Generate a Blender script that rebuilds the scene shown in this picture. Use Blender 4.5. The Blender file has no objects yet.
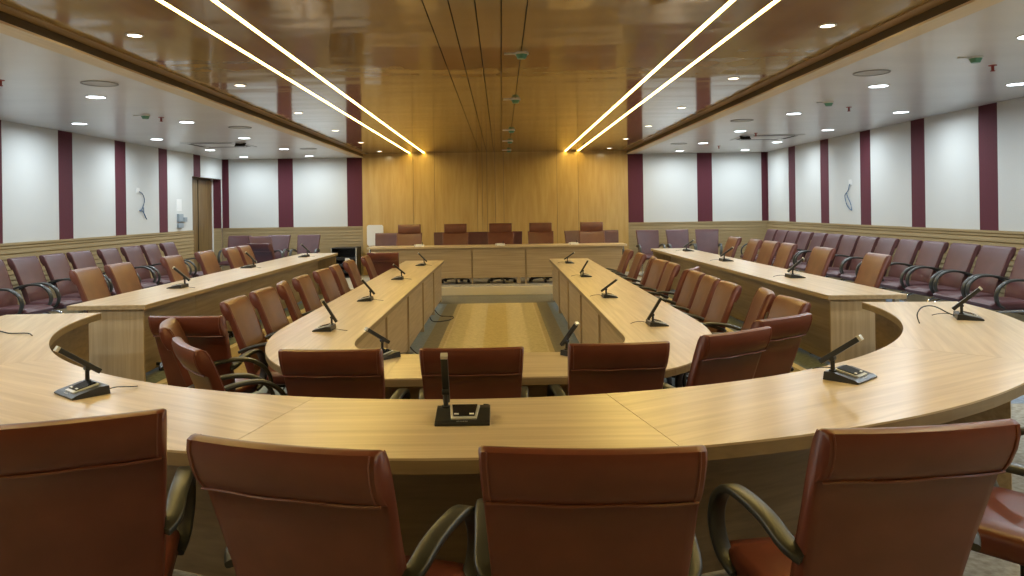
import bpy, bmesh, math, random
from mathutils import Vector, Matrix
from mathutils.geometry import tessellate_polygon
R = math.radians
sc = bpy.context.scene
COL = sc.collection

# ------------------------------------------------------------------ camera
CAMX, CAMZ, F = 0.13, 1.51, 748.0
cd = bpy.data.cameras.new('camera')
cam = bpy.data.objects.new('camera', cd); COL.objects.link(cam)
cam.location = (CAMX, 0, CAMZ); cam.rotation_euler = (R(90), R(0.8), 0)
cd.sensor_fit = 'HORIZONTAL'; cd.sensor_width = 36.0; cd.lens = F / 1024 * 36
cd.shift_x = (512 - 501) / 1024; cd.shift_y = -(288 - 209) / 1024
cd.clip_start = 0.05; cd.clip_end = 100
sc.camera = cam
# ------------------------------------------------------------------ world, exposure
wd = bpy.data.worlds.new('world'); sc.world = wd; wd.use_nodes = True
wd.node_tree.nodes['Background'].inputs[0].default_value = (0.9, 0.95, 1, 1)
wd.node_tree.nodes['Background'].inputs[1].default_value = 0.15
sc.view_settings.view_transform = 'Standard'; sc.view_settings.look = 'None'
sc.view_settings.exposure = 0.25; sc.view_settings.gamma = 1.0
sc.view_settings.use_curve_mapping = False
STRIP_E, WARM_W, COOL_W = 24.0, 8.5, 16.5        # strip emission, lamp powers
STRIP_C, WARM_C, COOL_C = (1.0, 0.71, 0.18), (1.0, 0.82, 0.48), (0.82, 0.93, 1.0)

# ------------------------------------------------------------------ room sizes
HX, Y0, Y1 = 6.4, -2.4, 17.6
ZS, ZW = 2.764, 2.845            # side ceiling, wooden ceiling
LOW = -0.15
CIN = 0.04                      # centre line of the inner tables
ARC_C, R_IN, R_OUT = (-0.03, 5.95), 2.95, 3.66

# ------------------------------------------------------------------ materials
def mat(name, col, rough=0.5, metal=0.0, emit=None, es=0.0, coat=0.0, spec=0.5):
    m = bpy.data.materials.new(name); m.use_nodes = True
    b = m.node_tree.nodes['Principled BSDF']
    b.inputs['Base Color'].default_value = (*col, 1)
    b.inputs['Roughness'].default_value = rough
    b.inputs['Metallic'].default_value = metal
    b.inputs['Specular IOR Level'].default_value = spec
    if coat: b.inputs['Coat Weight'].default_value = coat; b.inputs['Coat Roughness'].default_value = 0.1
    if emit: b.inputs['Emission Color'].default_value = (*emit, 1); b.inputs['Emission Strength'].default_value = es
    return m
def N(m, t, **kw):
    n = m.node_tree.nodes.new(t)
    for k, v in kw.items(): setattr(n, k, v)
    return n
def noisy(m, c1, c2, scale=(1, 1, 1), nscale=1.0, detail=4, lo=0.35, hi=0.65, bump=0.0, dist=0.01, distort=0.0, big=None):
    """two-tone procedural colour from a stretched noise in object space"""
    L = m.node_tree.links; b = m.node_tree.nodes['Principled BSDF']
    tc = N(m, 'ShaderNodeTexCoord'); mp = N(m, 'ShaderNodeMapping'); mp.inputs['Scale'].default_value = scale
    nz = N(m, 'ShaderNodeTexNoise'); nz.inputs['Scale'].default_value = nscale; nz.inputs['Detail'].default_value = detail
    nz.inputs['Distortion'].default_value = distort
    rp = N(m, 'ShaderNodeValToRGB'); rp.color_ramp.elements[0].position = lo; rp.color_ramp.elements[1].position = hi
    rp.color_ramp.elements[0].color = (*c1, 1); rp.color_ramp.elements[1].color = (*c2, 1)
    L.new(tc.outputs['Object'], mp.inputs[0]); L.new(mp.outputs[0], nz.inputs['Vector'])
    L.new(nz.outputs[0], rp.inputs[0]); L.new(rp.outputs[0], b.inputs['Base Color'])
    if bump:
        bp = N(m, 'ShaderNodeBump'); bp.inputs['Strength'].default_value = bump; bp.inputs['Distance'].default_value = dist
        L.new(nz.outputs[0], bp.inputs['Height']); L.new(bp.outputs[0], b.inputs['Normal'])
    return m
def grain(name, c1, c2, axis, rough=0.35, k=34, bump=0.0, coat=0.0):
    s = {'x': (1.3, k, k), 'y': (k, 1.3, k), 'z': (k, k, 1.3)}[axis]
    return noisy(mat(name, c1, rough, coat=coat), c1, c2, s, 1.0, 5, 0.3, 0.7, bump, 0.002, 0.4)
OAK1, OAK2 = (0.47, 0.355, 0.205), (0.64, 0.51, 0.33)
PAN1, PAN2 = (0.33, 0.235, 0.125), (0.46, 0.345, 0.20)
M = {}
M['oak_x'] = grain('oak laminate along x', OAK1, OAK2, 'x', 0.28)
M['oak_y'] = grain('oak laminate along y', OAK1, OAK2, 'y', 0.28)
M['pan_x'] = grain('oak panel along x', PAN1, PAN2, 'x', 0.42)
M['pan_y'] = grain('oak panel along y', PAN1, PAN2, 'y', 0.42)
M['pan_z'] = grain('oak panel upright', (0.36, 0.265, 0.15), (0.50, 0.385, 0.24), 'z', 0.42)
M['pan_shade'] = grain('shaded brown desk panel', (0.20, 0.135, 0.065), (0.29, 0.20, 0.10), 'x', 0.42)  # shade under the curved desk is put into this darker tone
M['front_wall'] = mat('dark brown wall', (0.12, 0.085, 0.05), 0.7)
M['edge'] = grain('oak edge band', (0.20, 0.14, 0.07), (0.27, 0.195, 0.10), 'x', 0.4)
M['wall_wood'] = grain('tall oak wall boards', (0.50, 0.33, 0.12), (0.60, 0.42, 0.17), 'z', 0.2, 12, 0.03)
M['wains'] = grain('slatted oak wainscot', (0.34, 0.255, 0.125), (0.42, 0.32, 0.175), 'x', 0.5, 40)
M['wains_y'] = grain('slatted oak wainscot lengthwise', (0.34, 0.255, 0.125), (0.42, 0.32, 0.175), 'y', 0.5, 40)
M['lip'] = grain('pale oak cove lip', (0.72, 0.60, 0.40), (0.80, 0.68, 0.47), 'y', 0.5)
M['groove'] = mat('brown ceiling fascia', (0.10, 0.07, 0.035), 0.6)
M['trim_w'] = grain('tan ceiling border', (0.30, 0.19, 0.08), (0.38, 0.25, 0.12), 'y', 0.35)
M['door'] = grain('brown door veneer', (0.13, 0.075, 0.025), (0.24, 0.15, 0.06), 'z', 0.4, 16)
M['dark'] = mat('dark joint', (0.03, 0.02, 0.012), 0.7)
M['white'] = noisy(mat('white fabric wall panel', (0.7, 0.7, 0.68), 0.85), (0.59, 0.60, 0.585), (0.65, 0.66, 0.64), (1, 1, 1), 90, 2)
M['maroon'] = noisy(mat('maroon fabric strip', (0.1, 0.01, 0.02), 0.8), (0.085, 0.012, 0.022), (0.11, 0.018, 0.03), (1, 1, 1), 60, 2)
M['plaster'] = mat('brown painted wall', (0.25, 0.19, 0.12), 0.7)
M['side_ceil'] = noisy(mat('pale grey gloss ceiling', (0.5, 0.5, 0.48), 0.30), (0.66, 0.65, 0.62), (0.71, 0.70, 0.67), (1, 3, 1), 0.7, 3, bump=0.02, dist=0.05)
M['leather'] = noisy(mat('brown leather', (0.2, 0.06, 0.03), 0.36), (0.125, 0.033, 0.019), (0.160, 0.045, 0.026), (1, 1, 1), 6, 5, bump=0.05, dist=0.004)
M['leather_lit'] = noisy(mat('lit brown leather', (0.3, 0.14, 0.07), 0.4), (0.150, 0.066, 0.040), (0.195, 0.088, 0.053), (1, 1, 1), 6, 5, bump=0.05, dist=0.004)  # lit tone of the brown leather, for faces turned to the lamps
M['leather_mar'] = noisy(mat('maroon leather', (0.1, 0.04, 0.05), 0.42), (0.072, 0.023, 0.025), (0.095, 0.031, 0.033), (1, 1, 1), 6, 5, bump=0.05, dist=0.004)
M['leather_exec'] = noisy(mat('dark brown leather', (0.1, 0.035, 0.02), 0.36), (0.12, 0.040, 0.024), (0.15, 0.052, 0.03), (1, 1, 1), 6, 5)
M['pipe'] = mat('brown leather piping', (0.19, 0.065, 0.045), 0.4)
M['pipe_m'] = mat('maroon leather piping', (0.16, 0.06, 0.06), 0.4)
M['plastic'] = mat('black armrest plastic', (0.032, 0.033, 0.028), 0.36)
M['black'] = mat('black plastic', (0.012, 0.012, 0.013), 0.4)
M['mic'] = mat('microphone black', (0.018, 0.019, 0.02), 0.35)
M['chrome'] = mat('chrome', (0.7, 0.7, 0.7), 0.15, 1.0)
M['silver'] = mat('silver plastic', (0.62, 0.62, 0.58), 0.35, 0.3)
M['whitep'] = mat('white plastic', (0.78, 0.78, 0.76), 0.4)
M['greyp'] = mat('grey switch plastic', (0.28, 0.33, 0.37), 0.45)
M['screen'] = mat('dark display', (0.01, 0.012, 0.015), 0.1)
M['cable'] = mat('black cable', (0.015, 0.015, 0.015), 0.5)
M['cable_b'] = mat('blue cable', (0.03, 0.10, 0.22), 0.5)
M['green'] = mat('green detector plastic', (0.10, 0.30, 0.20), 0.35)
M['red'] = mat('red sprinkler metal', (0.35, 0.05, 0.03), 0.4)
M['cream'] = mat('cream step nosing', (0.74, 0.64, 0.44), 0.4)
M['acgrey'] = mat('grey vent plastic', (0.52, 0.515, 0.50), 0.45)
M['acwhite'] = mat('ceiling panel plastic', (0.58, 0.575, 0.555), 0.35)
M['speaker'] = mat('grey speaker cover', (0.33, 0.33, 0.32), 0.6)
M['strip'] = mat('warm light strip', (1, 0.9, 0.6), 0.5, emit=STRIP_C, es=STRIP_E)
M['lens_c'] = mat('cool lamp lens', (1, 1, 1), 0.5, emit=COOL_C, es=9)
M['lens_w'] = mat('warm lamp lens', (1, 1, 1), 0.5, emit=(1, 0.86, 0.62), es=7)
M['carpet'] = noisy(mat('grey beige carpet', (0.3, 0.28, 0.23), 0.95), (0.22, 0.20, 0.16), (0.36, 0.33, 0.27), (1, 1, 1), 45, 6, bump=0.3, dist=0.004)

def ceiling_wood():
    m = mat('glossy brown veneer ceiling', (0.3, 0.17, 0.05), 0.09, spec=0.6)
    noisy(m, (0.30, 0.195, 0.07), (0.36, 0.24, 0.09), (5, 0.35, 1), 1.0, 3, 0.2, 0.8)
    L = m.node_tree.links; b = m.node_tree.nodes['Principled BSDF']
    b.inputs['IOR'].default_value = 1.5
    tc = N(m, 'ShaderNodeTexCoord'); mp = N(m, 'ShaderNodeMapping'); mp.inputs['Scale'].default_value = (0.9, 3.2, 1)
    nz = N(m, 'ShaderNodeTexNoise'); nz.inputs['Scale'].default_value = 0.8; nz.inputs['Detail'].default_value = 1
    bp = N(m, 'ShaderNodeBump'); bp.inputs['Strength'].default_value = 0.3; bp.inputs['Distance'].default_value = 0.02
    L.new(tc.outputs['Object'], mp.inputs[0]); L.new(mp.outputs[0], nz.inputs['Vector'])
    L.new(nz.outputs[0], bp.inputs['Height']); L.new(bp.outputs[0], b.inputs['Normal'])
    return m
M['ceil_wood'] = ceiling_wood()

def carpet_bands():
    """sunken floor carpet: woven bands, by distance from the centre line"""
    m = mat('banded carpet', (0.3, 0.3, 0.25), 0.95)
    L = m.node_tree.links; b = m.node_tree.nodes['Principled BSDF']
    tc = N(m, 'ShaderNodeTexCoord'); sx = N(m, 'ShaderNodeSeparateXYZ'); L.new(tc.outputs['Object'], sx.inputs[0])
    sub = N(m, 'ShaderNodeMath', operation='SUBTRACT'); sub.inputs[1].default_value = CIN; L.new(sx.outputs[0], sub.inputs[0])
    ab = N(m, 'ShaderNodeMath', operation='ABSOLUTE'); L.new(sub.outputs[0], ab.inputs[0])
    dv = N(m, 'ShaderNodeMath', operation='DIVIDE'); dv.inputs[1].default_value = 3.0; L.new(ab.outputs[0], dv.inputs[0])
    rp = N(m, 'ShaderNodeValToRGB'); cr = rp.color_ramp; cr.interpolation = 'CONSTANT'
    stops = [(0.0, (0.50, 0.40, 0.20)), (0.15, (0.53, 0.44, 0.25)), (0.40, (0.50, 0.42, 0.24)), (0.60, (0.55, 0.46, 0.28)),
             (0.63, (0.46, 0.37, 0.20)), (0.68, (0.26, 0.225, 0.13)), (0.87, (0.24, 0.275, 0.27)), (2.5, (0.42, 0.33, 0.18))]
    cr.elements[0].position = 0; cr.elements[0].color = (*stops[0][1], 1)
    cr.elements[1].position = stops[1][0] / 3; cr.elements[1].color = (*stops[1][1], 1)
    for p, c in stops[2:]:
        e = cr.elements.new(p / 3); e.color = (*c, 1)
    L.new(dv.outputs[0], rp.inputs[0])
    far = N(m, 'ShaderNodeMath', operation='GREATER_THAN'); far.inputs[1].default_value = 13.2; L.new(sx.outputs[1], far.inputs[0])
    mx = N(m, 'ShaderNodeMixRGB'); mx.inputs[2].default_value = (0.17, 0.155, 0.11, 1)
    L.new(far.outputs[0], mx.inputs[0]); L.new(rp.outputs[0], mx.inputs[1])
    nz = N(m, 'ShaderNodeTexNoise'); nz.inputs['Scale'].default_value = 30; nz.inputs['Detail'].default_value = 6
    L.new(tc.outputs['Object'], nz.inputs['Vector'])
    r2 = N(m, 'ShaderNodeValToRGB'); r2.color_ramp.elements[0].color = (0.62, 0.62, 0.62, 1); r2.color_ramp.elements[1].color = (1.25, 1.25, 1.25, 1)
    L.new(nz.outputs[0], r2.inputs[0])
    mu = N(m, 'ShaderNodeMixRGB', blend_type='MULTIPLY'); mu.inputs[0].default_value = 1
    L.new(mx.outputs[0], mu.inputs[1]); L.new(r2.outputs[0], mu.inputs[2]); L.new(mu.outputs[0], b.inputs['Base Color'])
    return m
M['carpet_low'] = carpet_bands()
def carpet_hi():
    m = mat('platform carpet', (0.3, 0.3, 0.25), 0.95)
    L = m.node_tree.links; b = m.node_tree.nodes['Principled BSDF']
    tc = N(m, 'ShaderNodeTexCoord'); sx = N(m, 'ShaderNodeSeparateXYZ'); L.new(tc.outputs['Object'], sx.inputs[0])
    gt = N(m, 'ShaderNodeMath', operation='GREATER_THAN'); gt.inputs[1].default_value = 5.6; L.new(sx.outputs[1], gt.inputs[0])
    nz = N(m, 'ShaderNodeTexNoise'); nz.inputs['Scale'].default_value = 28; nz.inputs['Detail'].default_value = 8
    L.new(tc.outputs['Object'], nz.inputs['Vector'])
    ra = N(m, 'ShaderNodeValToRGB'); ra.color_ramp.elements[0].position = 0.3; ra.color_ramp.elements[1].position = 0.7
    ra.color_ramp.elements[0].color = (0.25, 0.22, 0.165, 1); ra.color_ramp.elements[1].color = (0.47, 0.43, 0.35, 1)
    rb = N(m, 'ShaderNodeValToRGB'); rb.color_ramp.elements[0].position = 0.3; rb.color_ramp.elements[1].position = 0.7
    rb.color_ramp.elements[0].color = (0.15, 0.19, 0.245, 1); rb.color_ramp.elements[1].color = (0.27, 0.33, 0.41, 1)
    L.new(nz.outputs[0], ra.inputs[0]); L.new(nz.outputs[0], rb.inputs[0])
    g2 = N(m, 'ShaderNodeMath', operation='LESS_THAN'); g2.inputs[1].default_value = 14.0; L.new(sx.outputs[1], g2.inputs[0])
    gm = N(m, 'ShaderNodeMath', operation='MULTIPLY'); L.new(gt.outputs[0], gm.inputs[0]); L.new(g2.outputs[0], gm.inputs[1])
    mx = N(m, 'ShaderNodeMixRGB'); L.new(gm.outputs[0], mx.inputs[0]); L.new(ra.outputs[0], mx.inputs[1]); L.new(rb.outputs[0], mx.inputs[2])
    L.new(mx.outputs[0], b.inputs['Base Color'])
    return m
M['carpet_hi'] = carpet_hi()

# ------------------------------------------------------------------ mesh helpers
class MB:
    def __init__(s): s.v = []; s.f = []
    def add(s, vs, fs):
        o = len(s.v); s.v += [tuple(p) for p in vs]; s.f += [tuple(i + o for i in f) for f in fs]; return s
    def box(s, x0, x1, y0, y1, z0, z1, mtx=None):
        vs = [Vector(p) for p in ((x0,y0,z0),(x1,y0,z0),(x1,y1,z0),(x0,y1,z0),(x0,y0,z1),(x1,y0,z1),(x1,y1,z1),(x0,y1,z1))]
        if mtx: vs = [mtx @ p for p in vs]
        return s.add(vs, [(0,3,2,1),(4,5,6,7),(0,1,5,4),(1,2,6,5),(2,3,7,6),(3,0,4,7)])
    def prism(s, pts, z0, z1):
        n = len(pts)
        vs = [(x, y, z0) for x, y in pts] + [(x, y, z1) for x, y in pts]
        return s.add(vs, [tuple(range(n))[::-1], tuple(range(n, 2*n))] + [(i, (i+1) % n, n+(i+1) % n, n+i) for i in range(n)])
    def cyl(s, c, r, z0, z1, n=20, r2=None, mtx=None):
        r2 = r if r2 is None else r2
        a = [(c[0]+r*math.cos(2*math.pi*i/n), c[1]+r*math.sin(2*math.pi*i/n), z0) for i in range(n)]
        b = [(c[0]+r2*math.cos(2*math.pi*i/n), c[1]+r2*math.sin(2*math.pi*i/n), z1) for i in range(n)]
        vs = [Vector(p) for p in a + b]
        if mtx: vs = [mtx @ p for p in vs]
        return s.add(vs, [tuple(range(n))[::-1], tuple(range(n, 2*n))] + [(i, (i+1) % n, n+(i+1) % n, n+i) for i in range(n)])
    def rings(s, rings, cap=True, closed=True):
        """skin a list of equal rings"""
        n = len(rings[0]); vs = [p for r in rings for p in r]; fs = []
        for k in range(len(rings) - 1):
            for i in range(n if closed else n - 1):
                j = (i + 1) % n
                fs.append((k*n+i, k*n+j, (k+1)*n+j, (k+1)*n+i))
        if cap and closed:
            fs.append(tuple(range(n))[::-1]); o = (len(rings)-1)*n; fs.append(tuple(range(o, o+n)))
        return s.add(vs, fs)
    def tube(s, path, r, n=8, w=None, side=None):
        """sweep along a path; w/side give a flattened rounded section (half width w along 'side', half thickness r)"""
        P = [Vector(p) for p in path]; rg = []
        for i, p in enumerate(P):
            t = (P[min(i+1, len(P)-1)] - P[max(i-1, 0)]).normalized()
            if side is None:
                up = Vector((0, 0, 1)) if abs(t.z) < 0.9 else Vector((0, 1, 0))
                a = t.cross(up).normalized(); ww = r
            else: a = Vector(side); a = (a - t * a.dot(t)).normalized(); ww = w
            b = t.cross(a).normalized()
            if side is None:
                rg.append([p + a*r*math.cos(2*math.pi*k/n) + b*r*math.sin(2*math.pi*k/n) for k in range(n)])
            else:
                ring = []
                for k in range(n):
                    th = 2*math.pi*k/n; c, q = math.cos(th), math.sin(th)
                    e = 0.5
                    ring.append(p + a*ww*math.copysign(abs(c)**e, c) + b*r*math.copysign(abs(q)**e, q))
                rg.append(ring)
        return s.rings(rg)
    def mesh(s, name, m, smooth=None):
        me = bpy.data.meshes.new(name); me.from_pydata(s.v, [], s.f)
        bm = bmesh.new(); bm.from_mesh(me)
        bmesh.ops.recalc_face_normals(bm, faces=bm.faces)
        if smooth:
            for f in bm.faces: f.smooth = True
            for e in bm.edges:
                if len(e.link_faces) == 2 and e.calc_face_angle(0) > R(smooth): e.smooth = False
        bm.to_mesh(me); bm.free(); me.materials.append(m); return me
    def build(s, name, m, parent=None, smooth=None, bevel=0, loc=(0,0,0), rot=None):
        o = bpy.data.objects.new(name, s.mesh(name, m, smooth)); COL.objects.link(o)
        o.location = loc
        if rot: o.rotation_euler = rot
        if parent: o.parent = parent
        if bevel:
            b = o.modifiers.new('bevel', 'BEVEL'); b.width = bevel; b.segments = 2; b.limit_method = 'ANGLE'; b.angle_limit = R(40)
        return o
def smooth_path(pts, n=6):
    P = [Vector(p) for p in pts]; out = []
    for i in range(len(P) - 1):
        p0, p1, p2, p3 = P[max(i-1, 0)], P[i], P[i+1], P[min(i+2, len(P)-1)]
        for k in range(n):
            t = k / n
            out.append(0.5*((2*p1) + (p2-p0)*t + (2*p0-5*p1+4*p2-p3)*t*t + (3*p1-p0-3*p2+p3)*t**3))
    out.append(P[-1]); return out
def empty(name, loc=(0,0,0), rz=0):
    o = bpy.data.objects.new(name, None); COL.objects.link(o); o.location = loc; o.rotation_euler = (0, 0, rz)
    o.empty_display_size = 0.1; return o
def tag(o, label=None, cat=None, group=None, kind=None):
    if label: o['label'] = label
    if cat: o['category'] = cat
    if group: o['group'] = group
    if kind: o['kind'] = kind
    return o
def copy_tree(o, parent=None):
    c = o.copy(); COL.objects.link(c); c.parent = parent
    for ch in list(o.children): copy_tree(ch, c)
    return c
def structure(o): o['kind'] = 'structure'; return o

# ------------------------------------------------------------------ floor
def hole_outline():
    """edge of the sunken floor: arc under the curved desk, then straight to the dais"""
    cx, cy = ARC_C; r = 2.88; pts = []
    a0 = math.acos(min(1, 2.87 / r))
    for i in range(33):
        a = math.pi + a0*0 + (math.pi) * i / 32
        pts.append((cx + r*math.cos(a), cy + r*math.sin(a)))
    pts.append((cx + r, 14.5)); pts.append((cx - r, 14.5))
    return pts
HO = hole_outline()
outer = [(-HX, Y0), (HX, Y0), (HX, Y1), (-HX, Y1)]
tris = tessellate_polygon([[Vector((x, y, 0)) for x, y in outer], [Vector((x, y, 0)) for x, y in HO]])
allp = outer + HO
fb = MB(); fb.add([(x, y, 0) for x, y in allp], [tuple(t) for t in tris])
structure(fb.build('floor', M['carpet_hi']))
lb = MB(); lb.add([(x, y, LOW) for x, y in HO], [tuple(range(len(HO)))])
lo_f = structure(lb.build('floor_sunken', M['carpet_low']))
kb = MB()
cxa = (0.03, 9.0)
n = len(HO)
def inset(i, d):
    p = Vector(HO[i]); a = Vector(HO[i-1]); b = Vector(HO[(i+1) % n])
    t1 = (p - a).normalized(); t2 = (b - p).normalized()
    n1 = Vector((-t1.y, t1.x)); n2 = Vector((-t2.y, t2.x)); m_ = (n1 + n2); m_ = m_ / max(m_.dot(n1), 0.3) 
    return p + m_ * d
for i in range(n):
    j = (i + 1) % n
    q = [inset(i, 0.02), inset(j, 0.02), inset(j, -0.05), inset(i, -0.05)]
    vs = [(*q[0], LOW), (*q[1], LOW), (*q[1], 0.006), (*q[0], 0.006), (*q[2], 0.006), (*q[3], 0.006)]
    kb.add(vs, [(0, 1, 2, 3), (3, 2, 4, 5)])
structure(kb.build('trim_1', M['cream']))

# ------------------------------------------------------------------ walls
STR_Y = [17.66 - 1.615*k for k in range(13)]          # centres of the maroon strips on the long walls
STRIPS = [(y - 0.185, y + 0.185) for y in STR_Y]
ZWAI = 1.15
DOOR_Y0, DOOR_Y1, DOOR_Z = 15.78, 17.45, 2.29
def slat_profile(z0, z1, pitch=0.07, d=0.02, gap=0.016):
    pts = []; z = z0
    while z < z1 - 0.02:
        zt = min(z + pitch, z1)
        pts += [(0.0, z), (d, z + 0.001), (d, zt - gap), (0.0, zt - gap + 0.001)]
        z = zt
    pts.append((0, z1)); return pts
def wainscot(name, a, b, nrm, m, parent):
    """horizontal slats between floor points a and b, standing out along nrm"""
    pr = slat_profile(0.1, ZWAI - 0.03); mb = MB(); A, B, Nn = Vector((*a, 0)), Vector((*b, 0)), Vector((*nrm, 0))
    rows = [[A + Nn*(0.02 + d) + Vector((0, 0, z)) for d, z in pr], [B + Nn*(0.02 + d) + Vector((0, 0, z)) for d, z in pr]]
    mb.rings(rows, cap=False, closed=False)
    # cap rail on top and skirting below
    for z0, z1, dd in ((ZWAI - 0.03, ZWAI, 0.042), (0.0, 0.1, 0.04)):
        q = [A, B, B + Nn*dd, A + Nn*dd]
        vs = [p + Vector((0, 0, z0)) for p in q] + [p + Vector((0, 0, z1)) for p in q]
        mb.add(vs, [(0,3,2,1),(4,5,6,7),(0,1,5,4),(1,2,6,5),(2,3,7,6),(3,0,4,7)])
    return mb.build(name, m, parent)
def side_wall(sx):
    nm = 'wall_left' if sx < 0 else 'wall_right'
    x = sx * HX; n_ = -sx
    w = MB()
    if sx < 0:
        w.box(x - 0.3, x, Y0, DOOR_Y0, 0, 3.05); w.box(x - 0.3, x, DOOR_Y1, Y1 + 0.1, 0, 3.05); w.box(x - 0.3, x, DOOR_Y0, DOOR_Y1, DOOR_Z, 3.05)
        w.box(x - 0.34, x - 0.3, Y0, Y1 + .1, 0, 3.05)
    else: w.box(x, x + 0.1, Y0, Y1 + 0.1, 0, 3.05)
    wall = structure(w.build(nm, M['plaster']))
    edges = sorted(STRIPS)
    def band(a, b, z0, z1, m, name, d):
        if b - a < 0.02: return
        mb = MB()
        xs = sorted((x, x + n_*d)); mb.box(xs[0], xs[1], a, b, z0, z1); mb.build(name, m, wall, bevel=0.004 if name == 'wall_panel' else 0)
    prev = Y0
    for a, b in edges:
        if b < Y0: continue
        a_, b_ = max(a, Y0), min(b, Y1)
        for (p, q, m, name, d) in ((prev, a_, M['white'], 'wall_panel', 0.022), (a_, b_, M['maroon'], 'wall_strip', 0.018)):
            if sx < 0 and q > DOOR_Y0 and p < DOOR_Y1:
                if p < DOOR_Y0: band(p, DOOR_Y0, ZWAI, ZS, m, name, d)
                band(max(p, DOOR_Y0), min(q, DOOR_Y1), DOOR_Z, ZS, m, name, d)
                if q > DOOR_Y1: band(DOOR_Y1, q, ZWAI, ZS, m, name, d)
            else: band(p, q, ZWAI, ZS, m, name, d)
        prev = b_
    if prev < Y1 - 0.02: band(prev, Y1, ZWAI, ZS, M['white'], 'wall_panel', 0.022)
    if sx < 0:
        wainscot('wainscot', (x, Y0), (x, DOOR_Y0), (n_, 0), M['wains_y'], wall)
    else: wainscot('wainscot', (x, Y0), (x, Y1), (n_, 0), M['wains_y'], wall)
    return wall
wl = side_wall(-1); wr = side_wall(1)
# door in its recess on the left wall
xd = -HX - 0.19
mb = MB(); mb.box(xd - 0.04, xd, DOOR_Y0 + 0.03, DOOR_Y1 - 0.06, 0.0, DOOR_Z - 0.03)
door = structure(mb.build('door_1', M['door'], bevel=0.003))
mb = MB(); mb.box(xd, xd + 0.012, DOOR_Y0 + 0.35, DOOR_Y0 + 0.36, 0.02, DOOR_Z - 0.04); mb.box(xd, xd + 0.012, DOOR_Y0 + 0.8, DOOR_Y0 + 0.81, 0.02, DOOR_Z - 0.04)
mb.build('door_batten', M['dark'], door)
mb = MB(); mb.tube([(xd, DOOR_Y0+0.15, 1.0), (xd+0.05, DOOR_Y0+0.15, 1.0), (xd+0.05, DOOR_Y0+0.15, 1.25), (xd, DOOR_Y0+0.15, 1.25)], 0.01); mb.build('door_handle', M['chrome'], door)
mb = MB(); mb.box(xd, -HX, DOOR_Y1 - 0.02, DOOR_Y1 + 0.001, ZWAI, DOOR_Z);
mb.build('wall_strip', M['maroon'], wl)
mb = MB(); mb.box(xd, -HX, DOOR_Y1 - 0.02, DOOR_Y1 + 0.001, 0, ZWAI)
mb.build('wainscot', M['wains'], wl)
mb = MB(); mb.box(xd - 0.02, xd + 0.02, DOOR_Y1 - 0.06, DOOR_Y1 - 0.02, 0, DOOR_Z); mb.build('door_frame', M['whitep'], door)
# back wall (the far one, behind the dais)
w = MB(); w.box(-HX - 0.3, HX + 0.1, Y1, Y1 + 0.1, 0, 3.1)
wb = structure(w.build('wall_back', M['plaster']))
for s in (-1, 1):
    def bnd(a, b, m, name, d):
        xs = sorted((s*a, s*b)); mb = MB(); mb.box(xs[0], xs[1], Y1 - d, Y1, ZWAI, ZS); mb.build(name, m, wb, bevel=0.004 if name == 'wall_panel' else 0)
    bnd(3.12, 3.48, M['maroon'], 'wall_strip', 0.018)
    bnd(3.48, 4.75, M['white'], 'wall_panel', 0.022)
    bnd(4.75, 5.10, M['maroon'], 'wall_strip', 0.018)
    bnd(5.10, 6.26, M['white'], 'wall_panel', 0.022)
    bnd(6.26, 6.39, M['maroon'], 'wall_strip', 0.018)
    wainscot('wainscot', (s*3.12, Y1), (s*6.4, Y1), (0, -1), M['wains'], wb)
# tall board wall in the middle; joints are real gaps
joints = [-3.12, -1.92, -1.42, -0.42, -0.30, -0.19, 0.0, 0.20, 1.45, 1.95, 3.12]
for a, b in zip(joints[:-1], joints[1:]):
    mb = MB(); mb.box(a + 0.004, b - 0.004, Y1 - 0.05, Y1, 0, ZW); mb.build('wall_board', M['wall_wood'], wb, bevel=0.002)
w = MB(); w.box(-HX - 0.3, HX + 0.1, Y0 - 0.1, Y0, 0, 3.1)
wf = structure(w.build('wall_front', M['front_wall']))

# ------------------------------------------------------------------ ceiling
XL, XG, XB = 3.27, 3.09, 2.98     # lip, groove inner side, tan border
for s in (-1, 1):
    mb = MB(); xs = sorted((s*XL, s*HX)); mb.box(xs[0], xs[1], Y0, Y1, ZS, ZS + 0.05)
    structure(mb.build('ceiling_side', M['side_ceil']))
    mb = MB(); xs = sorted((s*XG, s*XL)); mb.box(xs[0], xs[1], Y0, Y1, ZS - 0.004, ZS + 0.012)
    structure(mb.build('trim_2' if s < 0 else 'trim_3', M['lip']))
    mb = MB(); xs = sorted((s*(XG + 0.004), s*(XG + 0.03))); mb.box(xs[0], xs[1], Y0, Y1, ZS + 0.0125, ZW + 0.06)
    structure(mb.build('trim_6' if s < 0 else 'trim_7', M['groove']))
    mb = MB(); xs = sorted((s*XB, s*(XG + 0.0035))); mb.box(xs[0], xs[1], Y0, Y1, ZW - 0.006, ZW + 0.02)
    structure(mb.build('trim_4' if s < 0 else 'trim_5', M['trim_w']))
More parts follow.
